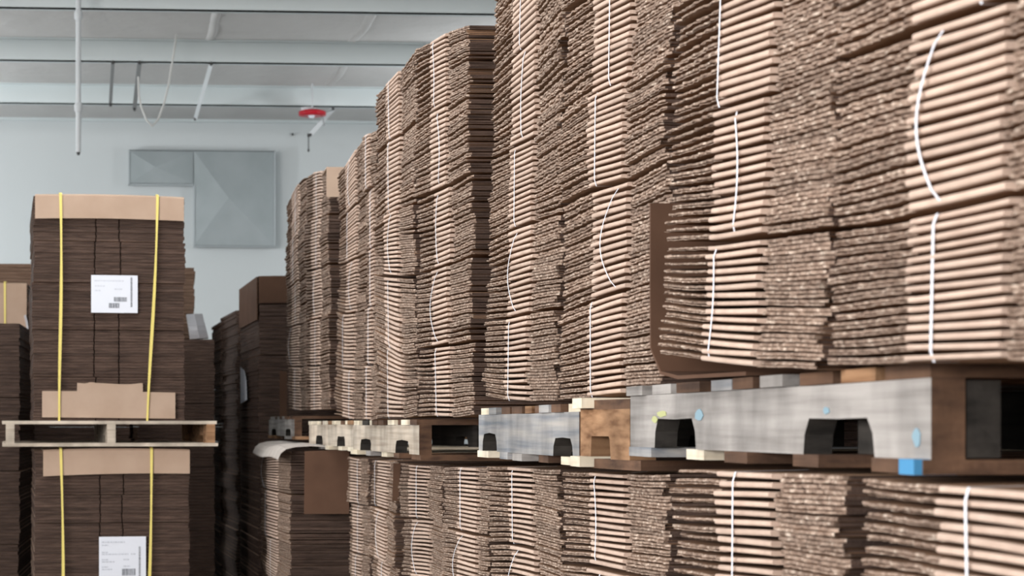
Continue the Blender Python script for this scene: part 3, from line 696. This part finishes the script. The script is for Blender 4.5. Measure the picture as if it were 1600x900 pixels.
# neighbouring and background stacks
GB = None
def bg_stack(label, px0, px1, ytop, Y, D=1.0, n=60, zbase=.12, W=None, rz=0, **k):
    x0 = ex(px0, Y); w = (ex(px1, Y)-x0) if W is None else W; zt_ = ez((px0+px1)/2, ytop, Y)
    if W is not None and px0 is None: pass
    return dense_stack(label, (x0, Y, zbase), rz, w, D, zt_-zbase, n, parts=False, tiers=(.2, .4, .6, .8), **k), x0, w, zt_
def flat(label, x0, x1, Y, ytop, D=1.0, px=None, **k):
    zt_ = ez(px, ytop, Y); k.setdefault('jitter', .008); k.setdefault('tiers', (.2, .4, .6, .8))
    return dense_stack(label, (x0, Y, 0), 0, x1-x0, D, zt_, 100, parts=False, **k)
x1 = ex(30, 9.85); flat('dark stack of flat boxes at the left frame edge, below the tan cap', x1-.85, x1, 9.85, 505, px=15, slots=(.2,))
x1 = ex(42, 11.1); flat('stack with tan cap sheet and yellow strap at the left frame edge', x1-.9, x1, 11.1, 444, px=20, cover=(0, .9, .31, .31), straps=[(.9-(ex(42, 11.1)-ex(8, 11.1)), .9-(ex(42, 11.1)-ex(7, 11.1)))])
b = MB(); rings = []
for k in range(9):
    q = k/8; z = lerp(ez(41, 492, 11.0), ez(41, 543, 11.0), q); x = ex(39, 11.0)+.016*math.sin(math.pi*q)+.005
    rings.append([(x-.02, 11.09, z), (x, 10.98, z), (x+.002, 10.98, z), (x-.018, 11.09, z)])
b.sweep(rings); tag(b.build('paper_label', 'paper'), 'white paper label curling off the tan capped stack at left', 'label')
x1 = ex(60, 12.3); flat('brown stack showing just above and left of the tall strapped stack', x1-.5, x1, 12.3, 412, px=50, jitter=.006, edge='cut_mid')
x1 = ex(303, 13.3); flat('brown stack edge showing just right of the tall strapped stack', x1-.5, x1, 13.3, 418, px=296, jitter=.014, edge='cut_mid')
x0 = ex(292, 11.2); x1 = ex(335, 11.2); flat('low dark stack in the gap right of the tall strapped stack', x0-.3, x1, 11.2, 530, px=310)
b = MB(); rings = []
for k in range(7):
    q = k/6; y = 11.3+.05*q; bulge = .03*math.sin(math.pi*q)
    a = pt(lerp(297, 291, q), lerp(530, 491, q), y-bulge); c = pt(lerp(326, 316, q), lerp(528, 490, q), y-bulge)
    rings.append([tuple(a), ((a.x+c.x)/2, y-bulge-.02, (a.z+c.z)/2), tuple(c), (c.x, c.y+.12, c.z), (a.x, a.y+.12, a.z)])
b.sweep(rings); tag(b.build('wrapped_pack', 'film'), 'grey film wrapped pack leaning on top of the low dark stack', 'pack')
x0 = ex(45, 10.9); x1 = ex(215, 10.9); dense_stack('added stack hiding the bright wall behind the pallet between the yellow-strapped stacks', (x0, 10.9, 0), 0, x1-x0-.05, .9, 2.2, 90, parts=False, jitter=.01)  # added to keep the bright wall from showing through the pallet
for k in range(6):  # back row added to stop light coming through the pallet openings
    dense_stack('added stack of flat boxes behind the pallet row, blocking light through its pallets', (1.90+.01*(k % 2), .9+k*1.55, 0), 0, .9, 1.5, 2.35, 90, parts=False, jitter=.01, group='added stacks behind the pallet row')
# row on the far side of the aisle end: faces turned to the aisle
def aisle_stack(label, pxn, Yn, pxf, Yf, ytop, W=.8, n=100, **k):
    pn = Vector(on(pxn, Yn)); pf = Vector(on(pxf, Yf)); d = pf-pn; rz = math.atan2(-d.x, d.y)
    return dense_stack(label, (pn.x, pn.y, 0), rz, W, d.length, ez(pxn, ytop, Yn), n, parts=False, **k)
t = aisle_stack('tall dark stack with plain brown cap left of the pallet row', 404, 10.9, 375, 12.0, 433, tiers=(.2, .4, .6, .8), cover=(0, .8, .165, .165), jitter=.010, cover_mat='kraft_dark')
zc = ez(404, 433, 10.9)
b = MB(); b.box((-.012, .0, zc-.26), (-.006, 1.05, zc+.003)); b.build('side_flap', 'kraft_dark', t, M4=ID)
b = MB(); vs = [(.45, zc-.74), (.85, zc-.76), (.85, zc-.52), (.62, zc-.55), (.5, zc-.62)]
pv = [(-.0235, y, z) for y, z in vs]+[(-.022, y, z) for y, z in vs]; n = len(vs)
b.add(pv, [tuple(range(n)), tuple(range(2*n-1, n-1, -1))]); b.add(pv, [(i, n+i, n+(i+1) % n, (i+1) % n) for i in range(n)])
b.build('paper_label', 'paper', t, M4=ID)
aisle_stack('dark stack at the end of the aisle with a lumpy rounded top', 371, 12.2, 347, 13.1, 485, tiers=(.25, .45, .6, .78, .9), jitter=.022)
aisle_stack('farthest dark stack at the end of the aisle, lower than its neighbour', 346, 13.2, 331, 14.0, 502, tiers=(.25, .45, .6, .78, .9), jitter=.022)

# ---------------------------------------------------------------- normals
import bmesh
for o in bpy.data.objects:
    if o.type == 'MESH':
        bm = bmesh.new(); bm.from_mesh(o.data); bmesh.ops.recalc_face_normals(bm, faces=bm.faces); bm.to_mesh(o.data); bm.free()

# ---------------------------------------------------------------- light
def area(name, loc, target, sx_, sy_, power, col):
    l = bpy.data.lights.new(name, 'AREA'); l.shape = 'RECTANGLE'; l.size = sx_; l.size_y = sy_; l.energy = power; l.color = col
    o = bpy.data.objects.new(name, l); C.objects.link(o); o.location = loc
    o.rotation_euler = (Vector(target)-Vector(loc)).to_track_quat('-Z', 'Y').to_euler(); return o
area('dock_daylight', (XL+.05, (OY0+OY1)/2, 3.05), (0, (OY0+OY1)/2, 2.6), OY1-OY0, 2.8, 2350, (1.0, .97, .945))
w = bpy.data.worlds.new('sky'); bpy.context.scene.world = w; w.use_nodes = True
w.node_tree.nodes['Background'].inputs[0].default_value = (.75, .85, 1, 1); w.node_tree.nodes['Background'].inputs[1].default_value = .6
# unseen point lights added to brighten the wall, ceiling and far columns
for k, (x, y, z, p) in enumerate(((-4.2, 15.6, 3.0, 260), (-4.6, 12.6, 3.7, 110), (3.2, 15.5, 3.5, 90), (-3.5, -2.0, 4.2, 50), (-1.4, 5.6, 4.25, 90), (-.5, 7.6, 4.3, 95))):
    l = bpy.data.lights.new('fill_light', 'POINT'); l.energy = p; l.shadow_soft_size = .35; l.color = (.95, .985, 1.0)
    o = bpy.data.objects.new('fill_light', l); C.objects.link(o); o.location = (x, y, z)

# ---------------------------------------------------------------- camera
cam = bpy.data.cameras.new('camera'); co = bpy.data.objects.new('camera', cam); C.objects.link(co)
cam.sensor_width = 36; cam.lens = F/1600*36; cam.shift_x = (800-CX)/1600; cam.shift_y = (CY-450)/1600
co.location = (0, 0, CAMZ); co.rotation_euler = (math.pi/2, 0, -PSI); cam.clip_start = .05
cam.dof.use_dof = True; cam.dof.focus_distance = 4.3; cam.dof.aperture_fstop = 9.0
s = bpy.context.scene; s.camera = co
s.view_settings.view_transform = 'Standard'; s.view_settings.look = 'None'; s.view_settings.gamma = 1; s.view_settings.exposure = 0
s.view_settings.use_curve_mapping = False
